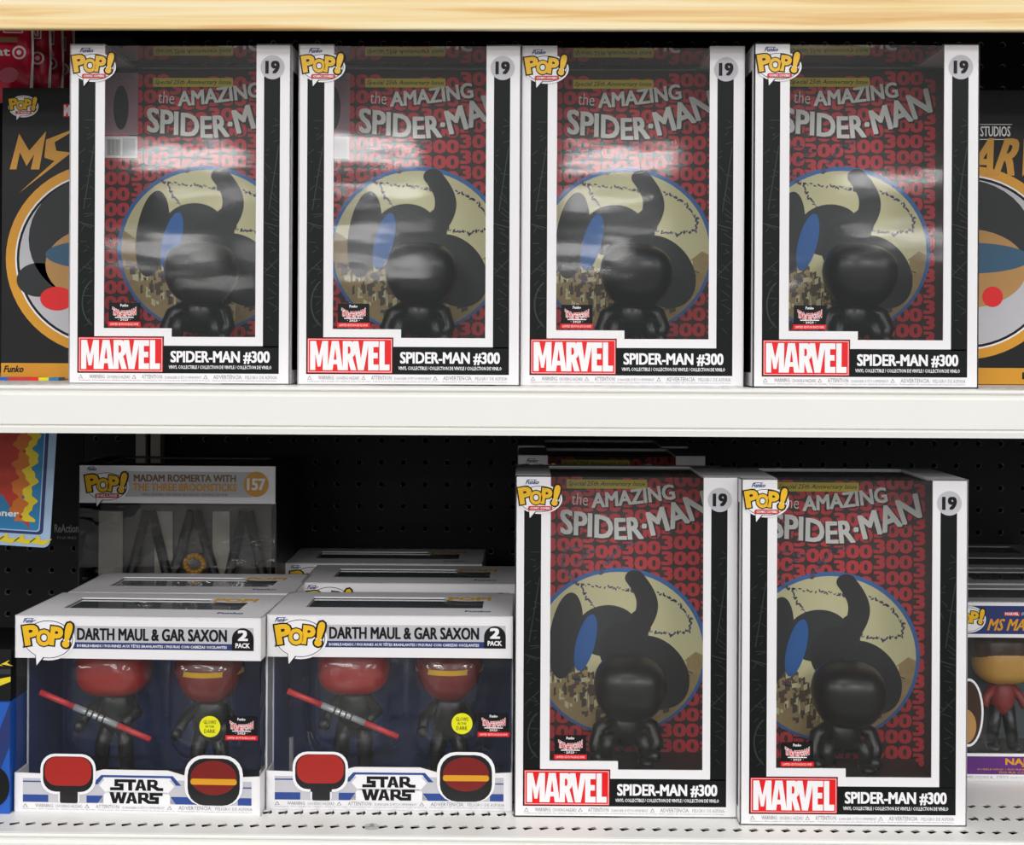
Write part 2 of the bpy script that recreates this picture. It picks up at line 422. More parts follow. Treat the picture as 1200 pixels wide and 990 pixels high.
def con_sticker(mp, u0, u1, v0, v1, y, parent):
    mb = MB(mp); W_ = u1 - u0; h = v1 - v0; c = (u0 + u1) / 2
    mb.rect(u0, u1, v0, v0 + h * .80, y, INK); mb.rect(u0 - W_ * .02, u1 + W_ * .02, v0 + h * .80, v1, y - .0001, RED)
    mb.text('Funko', c - W_ * .13, c + W_ * .13, v0 + h * .05, v0 + h * .17, y - .0002, PWHITE, bold=.03, res=1)
    def wp(t, s_): 
        k = (t - .5) * 2; return u0 + W_ * (.12 + .76 * t), v0 + h * (.50 + .10 * (1 - k * k)) - s_ * h * (.26 + .06 * k * k) - h * .0
    mb.text('TARGETCON', 0, 1, 0, 1, y - .0002, PWHITE, bold=.05, extra=.06, res=1, warp=wp)
    mb.text('TARGETCON', 0, 1, 0, 1, y - .0004, RED, bold=.01, res=1, warp=wp)
    mb.rect(c - W_ * .3, c + W_ * .3, v0 + h * .60, v0 + h * .64, y - .0002, PWHITE)
    mb.text('· 2023 ·', c - W_ * .2, c + W_ * .2, v0 + h * .66, v0 + h * .76, y - .0002, PWHITE, bold=.03, res=1)
    mb.text('LIMITED EDITION EXCLUSIVE', u0 + W_ * .05, u1 - W_ * .05, v0 + h * .86, v0 + h * .95, y - .0003, PWHITE, bold=.0, res=1)
    mb.build('sticker', parent)

MARV = [
 ('M', .0, [(0,0),(0,1),(.2,1),(.31,.5),(.42,1),(.62,1),(.62,0),(.44,0),(.44,.56),(.36,.12),(.26,.12),(.18,.56),(.18,0)], None),
 ('A', .60, [(0,0),(.15,1),(.39,1),(.54,0),(.36,0),(.335,.2),(.205,.2),(.18,0)], [(.222,.36),(.318,.36),(.27,.76)]),
 ('R', 1.13, [(0,0),(0,1),(.29,1),(.41,.92),(.44,.70),(.41,.52),(.34,.44),(.47,0),(.28,0),(.18,.36),(.18,0)], [(.18,.56),(.25,.58),(.27,.68),(.25,.80),(.18,.82)]),
 ('V', 1.48, [(0,1),(.19,1),(.28,.4),(.37,1),(.56,1),(.38,0),(.18,0)], None),
 ('E', 2.01, [(0,0),(0,1),(.36,1),(.36,.8),(.18,.8),(.18,.6),(.33,.6),(.33,.41),(.18,.41),(.18,.2),(.36,.2),(.36,0)], None),
 ('L', 2.40, [(0,0),(0,1),(.18,1),(.18,.2),(.35,.2),(.35,0)], None)]
def block_logo(mp, u0, u1, v0, v1, y, parent):
    mb = MB(mp); mb.rect(u0 - .8, u1 + .8, v0 - .8, v1 + .8, y, INK); mb.rect(u0, u1, v0, v1, y - .0001, RED)
    mb.rect(u0 + .9, u1 - .9, v0 + .9, v1 - .9, y - .00015, PWHITE); mb.rect(u0 + 1.4, u1 - 1.4, v0 + 1.4, v1 - 1.4, y - .0002, RED)
    mb.build('red_logo_plate', parent)
    mb = MB(mp); m_ = (v1 - v0) * .08; sx = (u1 - u0 - 2 * m_) / 2.75; sy = (v1 - v0 - 2 * m_)
    for li, (ch, off, o, hole) in enumerate(MARV):
        f = lambda p: (u0 + m_ + (off + p[0]) * sx, v1 - m_ - p[1] * sy)
        mb.poly([f(p) for p in o], y - .0003 - .00003 * li, PWHITE)
        if hole: mb.poly([f(p) for p in hole], y - .0006, RED)
    mb.build('logo_lettering', parent)

# ================================================================== tall collector box
TS, TW, TH, TD = 1455.0, 262.0, 401.0, 0.108
def tmap(u, v): return (u - TW / 2) / TS, (TH - v) / TS
CS = 1349.0                                   # px per metre on the cover card
def cmap(u, v): return u / CS, (410 - v) / CS + .3766 # u from the card's centre, v = photo row of a lower-shelf box

def cover_card(root):
    y = .088; hw = TW / 2 / TS - .0018
    mb = MB(); mb.box(-hw, hw, y, y + .0015, .003, .272, C_BG); card = mb.build('cover_card', root)
    mb = MB(cmap); U = hw * CS; y -= .0001
    # ground of repeated 300
    cols = [-112, -65, -20, 26, 72, 118]
    offs = [8, 3, 11, 6, 0, 9]
    for c, of in zip(cols, offs):
        v = 553 + of
        while v < 905:
            u0, u1 = c - 22.5, c + 22.5
            a, b = max(u0, -U), min(u1, U)
            if a == u0 and b == u1: mb.text('300', u0, u1, v, v + 16.4, y, C_RED, bold=.0, thick=1.2, res=2)
            elif c < 0: mb.text('00', max(u0 + 15, -U), u1, v, v + 16.4, y, C_RED, bold=.0, thick=1.2, res=2)
            else: mb.text('3', u0, u0 + 13.5, v, v + 16.4, y, C_RED, bold=.0, thick=1.2, res=2)
            v += 18.3
    mb.build('number_print', card)
    # round picture: plain stand-in shapes only
    mb = MB(cmap)
    mb.ell(0, 762, 103.5, 98, y - .00022, C_RIM, n=64); mb.ell(0, 763, 99, 94, y - .00029, C_CREAM, n=64)
    pts = [(99 * math.cos(R(a)), 763 + 94 * math.sin(R(a))) for a in range(2, 200, 6)]
    mb.poly(pts + [(-60, 765), (-20, 800), (40, 800), (90, 762)], y - .00036, C_TAN)
    rr = random.Random(4)
    for _ in range(420):
        a = rr.uniform(0, 185); q = rr.uniform(.45, .93); cu, cv = 97 * q * math.cos(R(a)), 763 + 90 * q * math.sin(R(a))
        if cv < 775: continue
        du, dv = rr.uniform(.8, 4), rr.uniform(1.5, 6); sk = rr.uniform(-3, 3)
        mb.poly([(cu - du, cv - dv), (cu + du, cv - dv + sk), (cu + du, cv + dv), (cu - du, cv + dv - sk)], y - .00042 - rr.uniform(0, .00004), rr.choice([C_BRN, C_BRN, C_CREAM, C_TAN]))
    mb.build('round_picture', card)
    mb = MB(cmap)
    for cu_, cv_, ra, rb, ro, m_ in ((42, 786, 36, 47, -40, C_FIG), (-62, 744, 19, 51, 8, C_FIG), (-14, 738, 37, 30, -6, C_FIG2), (4, 758, 27, 31, 10, C_FIG), (22, 736, 13, 22, 0, C_FIG2)):
        mb.ell(cu_, cv_, ra, rb, y - .0005 - .00003 * abs(cu_ % 7), m_, rot=ro, n=40)
    for k in range(28):                           # one bent dark band
        t_ = k / 27; mb.ell(20 + 15 * math.sin(t_ * 3.0) - 4 * t_, 738 - 62 * t_, 14 - 2.5 * t_, 7.5 + 2 * t_, y - .0006 - .000004 * k, C_FIG, n=16)
    mb.ell(-39, 752, 11, 34, y - .0009, C_BLU, rot=14)
    mb.build('dark_shapes', card)
    mb = MB(cmap)                               # loose chains of purple strands
    def chain(pp, n, amp):
        for i in range(n):
            t = i / (n - 1) * (len(pp) - 1); k = min(int(t), len(pp) - 2); f = t - k
            u = pp[k][0] * (1 - f) + pp[k + 1][0] * f; v = pp[k][1] * (1 - f) + pp[k + 1][1] * f
            r_ = rr.uniform(.8, 1.9); a = rr.uniform(0, 6.28)
            mb.ell(u + rr.uniform(-amp, amp), v + rr.uniform(-amp, amp), r_ * 1.5, r_ * .7, y - .00045, C_PUR, n=6, rot=math.degrees(a))
    chain([(-52, 660), (-30, 645), (-62, 640), (-68, 662), (-50, 684), (0, 688), (22, 694)], 90, 1.6)
    chain([(-44, 686), (-38, 700), (-28, 712)], 16, .8); chain([(-22, 672), (-12, 655), (2, 640), (18, 636)], 40, 2.4)
    chain([(46, 694), (66, 702), (84, 722), (82, 738), (60, 742), (36, 738)], 60, 1.5); chain([(-96, 780), (-70, 786), (-40, 800)], 60, 3)
    mb.build('strand_print', card)
    # title
    mb = MB(cmap)
    mb.rect(-62, 32, 561, 571.5, y - .0005, C_YEL)
    mb.text('Special 25th Anniversary Issue', -60, 30, 563, 570, y - .0007, C_SHD, bold=.01, res=1, shear=2)
    vb = [(0, 624), (.15, 627), (.4, 631.5), (.55, 630), (.68, 623), (.83, 613.5), (1, 600)]
    vt = [(0, 596), (.2, 601), (.4, 607), (.55, 604), (.68, 596), (.83, 586), (1, 573)]
    def ip(tb, t):
        t = max(0, min(1, t))
        for (a, p), (b, q) in zip(tb, tb[1:]):
            if t <= b: return p + (q - p) * (t - a) / (b - a)
        return tb[-1][1]
    def w2(t, s_):
        b = ip(vb, t); tt = ip(vt, t); sl = (ip(vb, t + .08) - ip(vb, t - .08)) / 28
        return -68 + t * 172 + (sl * 24 - 2) * s_ * .75 - (1 - t) * 0, b + (tt - b) * s_
    def w2s(t, s_): a, b = w2(t, s_); return a + 1.6, b + 1.6
    mb.text('SPIDER·MAN', 0, 1, 0, 1, y - .0006, C_SHD, bold=0, thick=1.9, warp=w2s); mb.text('SPIDER·MAN', 0, 1, 0, 1, y - .0008, C_TXT, bold=0, thick=1.1, warp=w2)
    def w1(t, s_): return -32 + t * 97 - 3 * s_ * t, 594 - 11 * max(0, t) ** 1.3 - s_ * 17
    def w1s(t, s_): a, b = w1(t, s_); return a + 1.1, b + 1.1
    mb.text('AMAZING', 0, 1, 0, 1, y - .0006, C_SHD, bold=0, thick=1.3, warp=w1s); mb.text('AMAZING', 0, 1, 0, 1, y - .0008, C_TXT, bold=0, thick=.75, warp=w1)
    mb.text('the', -56, -37, 577, 591, y - .0008, C_TXT, bold=-.008, rot=-4)
    mb.build('title_lettering', card)
    mb = MB(cmap)
    mb.rect(-U, -80, 555, 628, y - .0005, C_PINK); mb.rect(-U, -80.5, 629.5, 655, y - .0005, PWHITE)
    mb.ell(-100, 596, 9, 26, y - .0006, C_FIG)
    mb.text('MARVEL', -119, -82, 556, 564, y - .0006, PGREY, bold=.04, res=1)
    for i in range(12): mb.rect(-116 + i * 1.3, -115.4 + i * 1.3, 633, 652, y - .0006, INK)
    mb.rrect(-98, -83, 632, 653, 1, y - .0006, LGREY)
    mb.build('corner_print', card)

def make_tall_box():
    root = empty('collector_box')
    w2, H, D = TW / 2 / TS, TH / TS, TD; t = .0011
    mb = MB(tmap)
    mb.pbox(0, 41.5, 0, 401, 0, t, WHITE); mb.pbox(221, 262, 0, 401, 0, t, WHITE)
    mb.pbox(41.5, 122, 335, 401, 0, t, WHITE); mb.pbox(122, 221, 345, 401, 0, t, WHITE)
    for s_ in (-1, 1):
        a, b = sorted((s_ * w2, s_ * (w2 - t))); mb.box(a, b, 0, D, 0, H, WHITE)
    mb.box(-w2, w2, D - t, D, 0, H, WHITE); mb.box(-w2, w2, 0, D, 0, t, WHITE)
    x0, _ = tmap(41.5, 0); x1, _ = tmap(221, 0)
    mb.box(-w2, x0, 0, D, H - t, H, WHITE); mb.box(x1, w2, 0, D, H - t, H, WHITE); mb.box(x0, x1, D - .012, D, H - t, H, WHITE)
    mb.build('carton', root)
    mb = MB(); e = .0016
    for s_ in (-1, 1):
        a, b = sorted((s_ * (w2 - t - .0001), s_ * (w2 - t - .0006))); mb.box(a, b, t, D - t, t, H - .002, LINER)
    mb.box(-w2 + e, w2 - e, t + .0002, D - .002, t, t + .0005, LINER)
    mb.box(-.06, .07, .02, .082, t + .0006, .030, LINER)
    mb.build('inner_tray', root)
    mb = MB(tmap)                                # window folded over the top
    x0, zb = tmap(41.5, 345); _, zt = tmap(0, 0)
    mb.add([(x0 - .002, t + .0002, zb - .002), (x1 + .002, t + .0002, zb - .002), (x1 + .002, t + .0002, zt - .0012), (x0 - .002, t + .0002, zt - .0012)], [(0, 1, 2, 3)], CLEAR)
    mb.add([(x0 - .002, t + .0002, zt - .0012), (x1 + .002, t + .0002, zt - .0012), (x1 + .002, D - .01, zt - .0012), (x0 - .002, D - .01, zt - .0012)], [(0, 1, 2, 3)], CLEART)
    mb.build('window', root)
    y = -.0001
    mb = MB(tmap)
    mb.rect(10.5, 30.5, 12, 346, y, DARKP); mb.rect(230, 249, 34, 357, y, DARKP)
    mb.poly([(10.5, 344.6), (113, 344.6), (113, 355.5), (249, 355.5), (249, 388), (10.5, 388)], y, DARKP)
    rr = random.Random(11)
    def seg(u0, v0, u1, v1, wd=.35):
        d = math.hypot(u1 - u0, v1 - v0); nx, nz = -(v1 - v0) / d * wd, (u1 - u0) / d * wd
        mb.poly([(u0 + nx, v0 + nz), (u1 + nx, v1 + nz), (u1 - nx, v1 - nz), (u0 - nx, v0 - nz)], y - .0001, LINE)
    for a, b, v0 in ((11, 30, 90), (230.5, 248.5, 90)):
        for k in range(30):
            v = v0 + k * 8.3 + rr.uniform(-3, 3); u = rr.uniform(a, b - 6); seg(u, v, min(b, u + rr.uniform(3, 12)), min(344, v + rr.uniform(-7, 9)))
        seg(b - 1, 120, a + 6, 195, .5); seg(a, 210, b, 215, .5); seg(a, 270, b, 252, .4)
    for a0 in range(120, 250, 12):               # faint arc at the foot of the left panel
        c0, c1 = R(a0), R(a0 + 12); seg(38 + 22 * math.cos(c0), 305 + 30 * math.sin(c0), 38 + 22 * math.cos(c1), 305 + 30 * math.sin(c1), .8) if 38 + 22 * math.cos(c0) < 30 and 38 + 22 * math.cos(c1) < 30.5 else None
    for s_ in (-1, 1):                           # side panels
        X = s_ * (w2 + .0001); f = [(X, .009, .012), (X, D - .009, .012), (X, D - .009, H - .02), (X, .009, H - .02)]
        mb.add(f if s_ > 0 else f[::-1], [(0, 1, 2, 3)], DARKP)
    mb.build('panel_print', root)
    block_logo(tmap, 12, 112, 345.8, 386.5, y - .0002, root)
    mb = MB(tmap)
    mb.text('SPIDER-MAN #300', 121, 238.5, 361.5, 376.5, y - .0003, PWHITE, bold=0, thick=.6)
    mb.text('VINYL COLLECTIBLE / COLLECTION DE VINYLE / COLLECTION DE VINILO', 119, 240.5, 378.5, 382.7, y - .0003, PWHITE, bold=.02, res=1)
    mb.build('name_lettering', root)
    pop_logo(tmap, 28.5, 27.5, 24.5, 15.5, y - .0006, 'COMIC COVERS', root)
    script_word(tmap, 12.5, 28, 5.5, 10.2, y - .0002, FBLUE, root)
    mb = MB(tmap); mb.ell(240, 27.5, 14.2, 14.2, y - .0002, LGREY); mb.text('19', 231.5, 248.5, 19.8, 35.2, y - .0004, INK, bold=0, thick=1.0)
    mb.build('number_badge', root)
    warning(tmap, 12, 247, 389.8, 397.5, y - .0002, root)
    con_sticker(tmap, 47.5, 84.5, 305, 333, y + .0002, root)
    cover_card(root)
    return root
tall0 = make_tall_box()

def make_black_figurine():
    r = empty('figurine')
    mb = MB()
    def hf(p):                                    # plain smooth head, slightly narrower at the chin
        k = 1 - .18 * max(0, -p.z / .027); return Vector((p.x * k, p.y * k, p.z))
    mb.blob((.0065, .048, .0925), (.0305, .026, .0265), VINYL, e=2.7, rot=(R(12), R(4), 0), fn=hf); mb.build('head', r)
    mb = MB()
    mb.blob((.004, .056, .0585), (.016, .013, .017), VINYL)
    mb.tube([(-.006, .055, .066), (-.019, .052, .058), (-.023, .046, .046), (-.021, .042, .038)], [.006, .0062, .0055, .005], VINYL)
    mb.tube([(.014, .055, .066), (.026, .052, .060), (.030, .046, .048), (.026, .042, .040)], [.006, .0062, .0055, .005], VINYL)
    mb.tube([(-.003, .056, .05), (-.013, .042, .050), (-.013, .040, .0365)], [.008, .0075, .0068], VINYL)
    mb.tube([(.011, .056, .05), (.020, .045, .049), (.020, .042, .0365)], [.008, .0075, .0068], VINYL)
    mb.blob((-.013, .036, .0345), (.0075, .011, .0042), VINYL, nu=16, nv=10); mb.blob((.020, .038, .0345), (.0075, .011, .0042), VINYL, nu=16, nv=10)
    mb.blob((-.021, .040, .0365), (.0062, .0062, .006), VINYL, nu=14, nv=8); mb.blob((.027, .040, .038), (.0062, .0062, .006), VINYL, nu=14, nv=8)
    mb.build('body', r)
    return r
fig0 = make_black_figurine()

# (left px, right px at mid height, front y, shelf z, rot deg, label words)
TALL = [(79, 341, .0, USZ, -0.4, 'leftmost of the four on the upper shelf', 'left'),
        (348.5, 609.5, .0, USZ, 0.2, 'second from the left on the upper shelf', 'second'),
        (612, 869.5, .004, USZ, 0.0, 'third from the left on the upper shelf', 'third'),
        (881.5, 1147.5, -.008, USZ, 0.5, 'rightmost of the four on the upper shelf', 'right'),
        (604, 864, .001, LSZ, 0.3, 'beside the two-figure boxes, lower shelf', 'l1'),
        (868, 1134, -.014, LSZ, 0.3, 'rightmost on the lower shelf', 'l2')]
for i, (a, b, y, z, rz, wh, _) in enumerate(TALL):
    t_ = tall0 if i == 0 else copy_tree(tall0); f_ = fig0 if i == 0 else copy_tree(fig0)
    x = (at(a, 400 if z == USZ else 760, y).x + at(b, 400 if z == USZ else 760, y).x) / 2
    for o in (t_, f_): o.location = (x, y, z); o.rotation_euler = (0, 0, R(rz))
    tag(t_, 'tall white-framed box with red picture card, ' + wh, 'box', 'tall windowed collector boxes')
    tag(f_, 'plain glossy black figurine inside the tall box ' + wh, 'figurine', 'black figurines in the tall boxes')
for k, (D, lab) in enumerate(((1.373, 'dim tall collector box standing directly behind the left tall box of the lower shelf'),
                              (1.51, 'hindmost dim tall collector box, behind the left tall boxes of the lower shelf'))):
    c = copy_tree(tall0); y = D + CAMY
    c.location = (at(607, 540, y).x + TW / 2 / TS, y, LSZ); c.rotation_euler = (0, 0, 0)
    tag(c, lab, 'box', 'tall windowed collector boxes')

# ================================================================== two-figure box
SS, SW_, SH, SD = 1433.0, 288.0, 229.0, 0.108
def smap(u, v): return (u - SW_ / 2) / SS, (SH - v) / SS
STAR = {'S': [(-.35,0,.72,.27),(.42,.0,.74,.62),(.0,.36,.74,.62),(.0,.36,.3,1.),(.0,.73,.8,1.)],
        'T': [(.75,.73,1.75,1.),(1.12,0,1.44,.8)]}
def star_words(mb, u0, u1, v0, v1, y):
    hh = (v1 - v0) * .46; k = (u1 - u0) / 4.35
    def rc(base, x0, y0, x1, y1): mb.rect(u0 + x0 * k, u0 + x1 * k, base - y1 * hh, base - y0 * hh, y, INK)
    b = v0 + hh
    for r_ in STAR['S']: rc(b, r_[0] + .4, r_[1], r_[2] + .4, r_[3])
    for r_ in STAR['T']: rc(b, r_[0] + .4, r_[1], r_[2] + .4, r_[3])
    def A(base, x): mb.poly([(u0 + (x + p) * k, base - q * hh) for p, q in ((0, 0), (.3, 1), (.65, 1), (.95, 0), (.65, 0), (.58, .22), (.37, .22), (.3, 0))], y, INK); mb.poly([(u0 + (x + p) * k, base - q * hh) for p, q in ((.41, .4), (.54, .4), (.475, .75))], y - .0001, PWHITE)
    def Rr(base, x, ext): mb.poly([(u0 + (x + p) * k, base - q * hh) for p, q in ((0, 0), (0, 1), (.6, 1), (.82, .9), (.86, .62), (.74, .42), (.95, .27), (ext, .27), (ext, 0), (.8, 0), (.3, .36), (.3, 0))], y, INK); mb.rect(u0 + (x + .3) * k, u0 + (x + .56) * k, base - .8 * hh, base - .56 * hh, y - .0001, PWHITE)
    A(b, 2.05); Rr(b, 3.05, 1.3)
    b = v1
    mb.poly([(u0 + p * k, b - q * hh) for p, q in ((0, 1), (.33, 1), (.47, .4), (.58, 1), (.86, 1), (.97, .4), (1.1, 1), (1.42, 1), (1.15, 0), (.84, 0), (.72, .5), (.58, 0), (.28, 0))], y, INK)
    A(b, 1.32); Rr(b, 2.32, .95)
    for r_ in ((.2,0,1.05,.27),(.75,0,1.05,.62),(.3,.36,1.05,.62),(.3,.36,.6,1.),(.3,.73,1.35,1.)): rc(b, r_[0] + 2.95, r_[1], r_[2] + 2.95, r_[3])

def make_twin_box():
    root = empty('twin_figure_box'); w2, H, D, t = SW_ / 2 / SS, SH / SS, SD, .0011
    mb = MB(smap)
    mb.pbox(0, 288, 0, 49.5, 0, t, WHITE)
    x0, z0 = smap(0, 229); zb = smap(0, 183)[1]; zh = smap(0, 49.5)[1]
    # foot plate with the wavy upper edge
    edge = [(0, 183), (38, 184), (84, 183), (104, 178), (180, 178), (198, 183), (250, 185), (288, 183)]
    pts = [smap(*p) for p in edge] + [smap(288, 229), smap(0, 229)]
    n = len(pts); mb.add([(x, yy, z) for yy in (0, t) for x, z in pts], [tuple(reversed(range(n))), tuple(range(n, 2 * n))] + [(i, (i + 1) % n, n + (i + 1) % n, n + i) for i in range(n)], WHITE)
    for s_ in (-1, 1):
        a, b = sorted((s_ * w2, s_ * (w2 - t)))
        mb.box(a, b, 0, D, zh, H, WHITE); mb.box(a, b, 0, D, 0, zb, WHITE); mb.box(a, b, .026, D, zb, zh, WHITE)
    mb.box(-w2, w2, D - t, D, 0, H, WHITE); mb.box(-w2, w2, 0, D, 0, t, WHITE)
    # top with an opening
    ox, oy0, oy1 = w2 - .026, .034, .084
    mb.box(-w2, w2, 0, oy0, H - t, H, WHITE); mb.box(-w2, w2, oy1, D, H - t, H, WHITE)
    mb.box(-w2, -ox, oy0, oy1, H - t, H, WHITE); mb.box(ox, w2, oy0, oy1, H - t, H, WHITE)
    mb.build('carton', root)
    mb = MB()
    mb.box(-w2 + .0015, w2 - .0015, D - .004, D - .0014, .002, H - .004, NAVYC)
    mb.box(-w2 + .0015, w2 - .0015, .002, D - .005, .0012, .0016, NAVYC); mb.box(-.09, .09, .02, .085, .0017, .012, LINER)
    for s_ in (-1, 1):
        a, b = sorted((s_ * (w2 - .0013), s_ * (w2 - .0019))); mb.box(a, b, .027, D - .005, .002, H - .003, NAVYC)
    mb.build('inner_card', root)
    mb = MB()
    def sheet(p): mb.add(p, [(0, 1, 2, 3)], CLEARS)
    x = w2 - .0008; y = .0007
    sheet([(-x, y, zb - .004), (x, y, zb - .004), (x, y, zh + .003), (-x, y, zh + .003)])
    for s_ in (-1, 1): sheet([(s_ * x, y, zb - .004), (s_ * x, .028, zb - .004), (s_ * x, .028, zh + .003), (s_ * x, y, zh + .003)])
    mb.build('window', root)
    mb = MB(); mb.add([(-ox - .002, oy0 - .002, H - .0016), (ox + .002, oy0 - .002, H - .0016), (ox + .002, oy1 + .002, H - .0016), (-ox - .002, oy1 + .002, H - .0016)], [(0, 1, 2, 3)], CLEART)
    mb.build('top_window', root)
    # moulded blister around the two figures
    mb = MB(); nx, nz = 44, 22; vs = []
    for j in range(nz + 1):
        for i in range(nx + 1):
            X = -w2 + .004 + (2 * w2 - .008) * i / nx; Z = .012 + (H - .03) * j / nz
            d = 0
            for cx, cw in ((-.035, .040), (.048, .036)):
                q = abs((X - cx) / cw) ** 4 + abs((Z - .085) / .055) ** 4; d = max(d, 1 / (1 + q * q))
            vs.append((X, .090 - .078 * d, Z))
    mb.add(vs, [(j * (nx + 1) + i, j * (nx + 1) + i + 1, (j + 1) * (nx + 1) + i + 1, (j + 1) * (nx + 1) + i) for j in range(nz) for i in range(nx)], CLEARS, True)
    mb.build('blister', root)
    y = -.0001
    mb = MB(smap)
    mb.rect(9, 279.5, 11.5, 30.5, y, LGREY); mb.rect(9, 279.5, 30.5, 38, y, NAVY)
    mb.rect(10, 278, 189, 217, y, LGREY)
    mb.rect(10, 40, 208, 216.5, y - .0001, BLUE); mb.rect(85, 105, 208, 216.5, y - .0001, BLUE); mb.rect(183, 215, 208, 216.5, y - .0001, BLUE); mb.rect(262, 278, 208, 216.5, y - .0001, BLUE)
    mb.rect(10, 34, 192, 193.6, y - .0001, BLUE); mb.rect(265, 278, 195.5, 197, y - .0001, BLUE)
    mb.poly([(92, 195), (102, 184), (186, 184), (196, 195), (190, 195), (183, 186.5), (105, 186.5), (98, 195)], y - .0001, BLUE)
    mb.poly([(98, 217), (108, 203), (180, 203), (190, 217)], y - .0001, PWHITE); mb.poly([(100, 196), (107, 188), (181, 188), (188, 196), (180, 205), (108, 205)], y - .0001, PWHITE)
    mb.build('band_print', root)
    mb = MB(smap)
    mb.text('DARTH MAUL & GAR SAXON', 73, 248.5, 13.8, 28, y - .0002, INK, bold=0, thick=.55)
    mb.text('BOBBLE-HEADS / FIGURINES AUX TÊTES BRANLANTES / FIGURAS CON CABEZAS OSCILANTES', 73, 248.5, 32, 36, y - .0002, PWHITE, bold=.02, res=1)
    mb.build('name_lettering', root)
    mb = MB(smap); mb.ell(267, 24.5, 12.7, 12.7, y - .0002, INK); mb.rect(254.3, 279.7, 24.5, 38, y - .0002, INK)
    mb.text('2', 261, 273, 14, 26.5, y - .0004, PWHITE, thick=1.0); mb.text('PACK', 258.5, 275.5, 29, 34.8, y - .0004, PWHITE, bold=.04, res=2); mb.build('count_badge', root)
    mb = MB(smap); star_words(mb, 112, 175, 188.5, 216.5, y - .0003); mb.build('logo_lettering', root)
    pop_logo(smap, 39.5, 27.5, 29, 22, y - .0006, None, root)
    script_word(smap, 10, 25, 4, 8.6, y - .0002, FBLUE, root)
    warning(smap, 10, 279, 218.5, 225.5, y - .0002, root)
    con_sticker(smap, 248, 284, 114, 141, y - .0001, root)
    mb = MB(smap); mb.ell(229, 126, 12.3, 12.3, y, STICKY)
    for tx, v, hh, ww in (('GLOWS', 118.5, 4.5, 7.5), ('IN THE', 124.6, 2.6, 5), ('DARK', 129, 4.5, 6.5)): mb.text(tx, 229 - ww, 229 + ww, v, v + hh, y - .0002, INK, bold=.0, res=1)
    mb.build('round_sticker', root)
    # plain rounded badges where the box shows its pictures (stand-ins, no faces)
    mb = MB(smap); yy = y - .0006
    mb.rrect(31, 96, 160, 207, 17, yy, PWHITE); mb.rrect(52, 77, 200, 217, 3, yy, PWHITE)
    mb.rrect(34, 93, 163, 204, 15, yy - .0001, DVIN); mb.rrect(36, 91, 163.5, 197, 14, yy - .0002, RVIN); mb.rrect(54, 75, 203, 217, 2, yy - .0002, DVIN)
    mb.build('left_badge', root)
    mb = MB(smap)
    mb.rrect(200, 268, 159, 217.5, 22, yy, PWHITE); mb.rrect(203.5, 264.5, 162.5, 217, 20, yy - .0001, DVIN)
    mb.ell(234, 185, 27, 20, yy - .0002, DRVIN); mb.rrect(207, 261, 186, 193, 3, yy - .0003, AMBER)
    mb.build('right_badge', root)
    mb = MB(lambda u, v: (u, v))                 # little print on the lid
    z = H + .0001; 
    def top_ell(cx, cy, rx, ry, m, dz):
        mb.add([(cx + rx * math.cos(2 * math.pi * k / 20), cy + ry * math.sin(2 * math.pi * k / 20), z + dz) for k in range(20)], [tuple(range(20))], m)
    top_ell(.062, .078, .023, .012, PWHITE, 0); 
    vs, fs = glyphs('POP!', .05, 2); w_ = max(p[0] for p in vs)
    mb.add([(.043 + p[0] / w_ * .038, .071 + p[1] * .020, z + .0001) for p in vs], fs, YEL)
    vs, fs = glyphs('Funko', .03, 2); w_ = max(p[0] for p in vs)
    mb.add([(.060 + p[0] / w_ * .022, .016 + p[1] * .009, z + .0001) for p in vs], fs, FBLUE)
    mb.build('lid_print', root)
    return root

def make_doll(kind):
    r = empty('figurine'); f = .965
    if kind == 'red': cx, hz, R1 = -.0355, .107, (.0305, .027, .0235)
    else: cx, hz, R1 = .046, .103, (.0275, .026, .0250)
    yc = .052; hm = RVIN if kind == 'red' else DRVIN
    mb = MB(); mb.blob((cx, yc, hz), R1, hm, e=2.8 if kind == 'red' else 2.4, fn=(None if kind == 'red' else (lambda p: Vector((p.x * (1 + .22 * p.z / .025), p.y, p.z)))))
    mb.build('head', r)
    if kind != 'red':
        mb = MB(); n = 20; vs = []                # plain band round the head
        for zz in (-.0022, .0022):
            for k in range(n + 1):
                a = math.pi * (1 + k / n); vs.append((cx + .0288 * math.cos(a), yc + .0273 * math.sin(a), hz + .004 + zz))
        mb.add(vs, [(k, k + 1, n + 2 + k, n + 1 + k) for k in range(n)], YVIN, True); mb.build('band', r)
    mb = MB(); b = hz - R1[2]
    mb.blob((cx, yc + .004, b - .013), (.0145, .0115, .020), DVIN, e=2.4, nu=20, nv=14)
    for s_ in (-1, 1):
        mb.tube([(cx + s_ * .006, yc + .004, b - .024), (cx + s_ * .010, yc, b - .042), (cx + s_ * .011, yc - .001, .016)], [.0078, .0068, .006], DVIN)
        mb.blob((cx + s_ * .0115, yc - .006, .0158), (.0075, .012, .0042), DVIN, nu=16, nv=8)
        mb.tube([(cx + s_ * .011, yc + .002, b - .004), (cx + s_ * .021, yc - .004, b - .014), (cx + s_ * .017 - .004, yc - .022, b - .020)], [.0052, .0048, .0042], DVIN)
        mb.blob((cx + s_ * .017 - .004, yc - .026, b - .020), (.005, .005, .005), DVIN, nu=12, nv=8)
    mb.build('body', r)
    return r
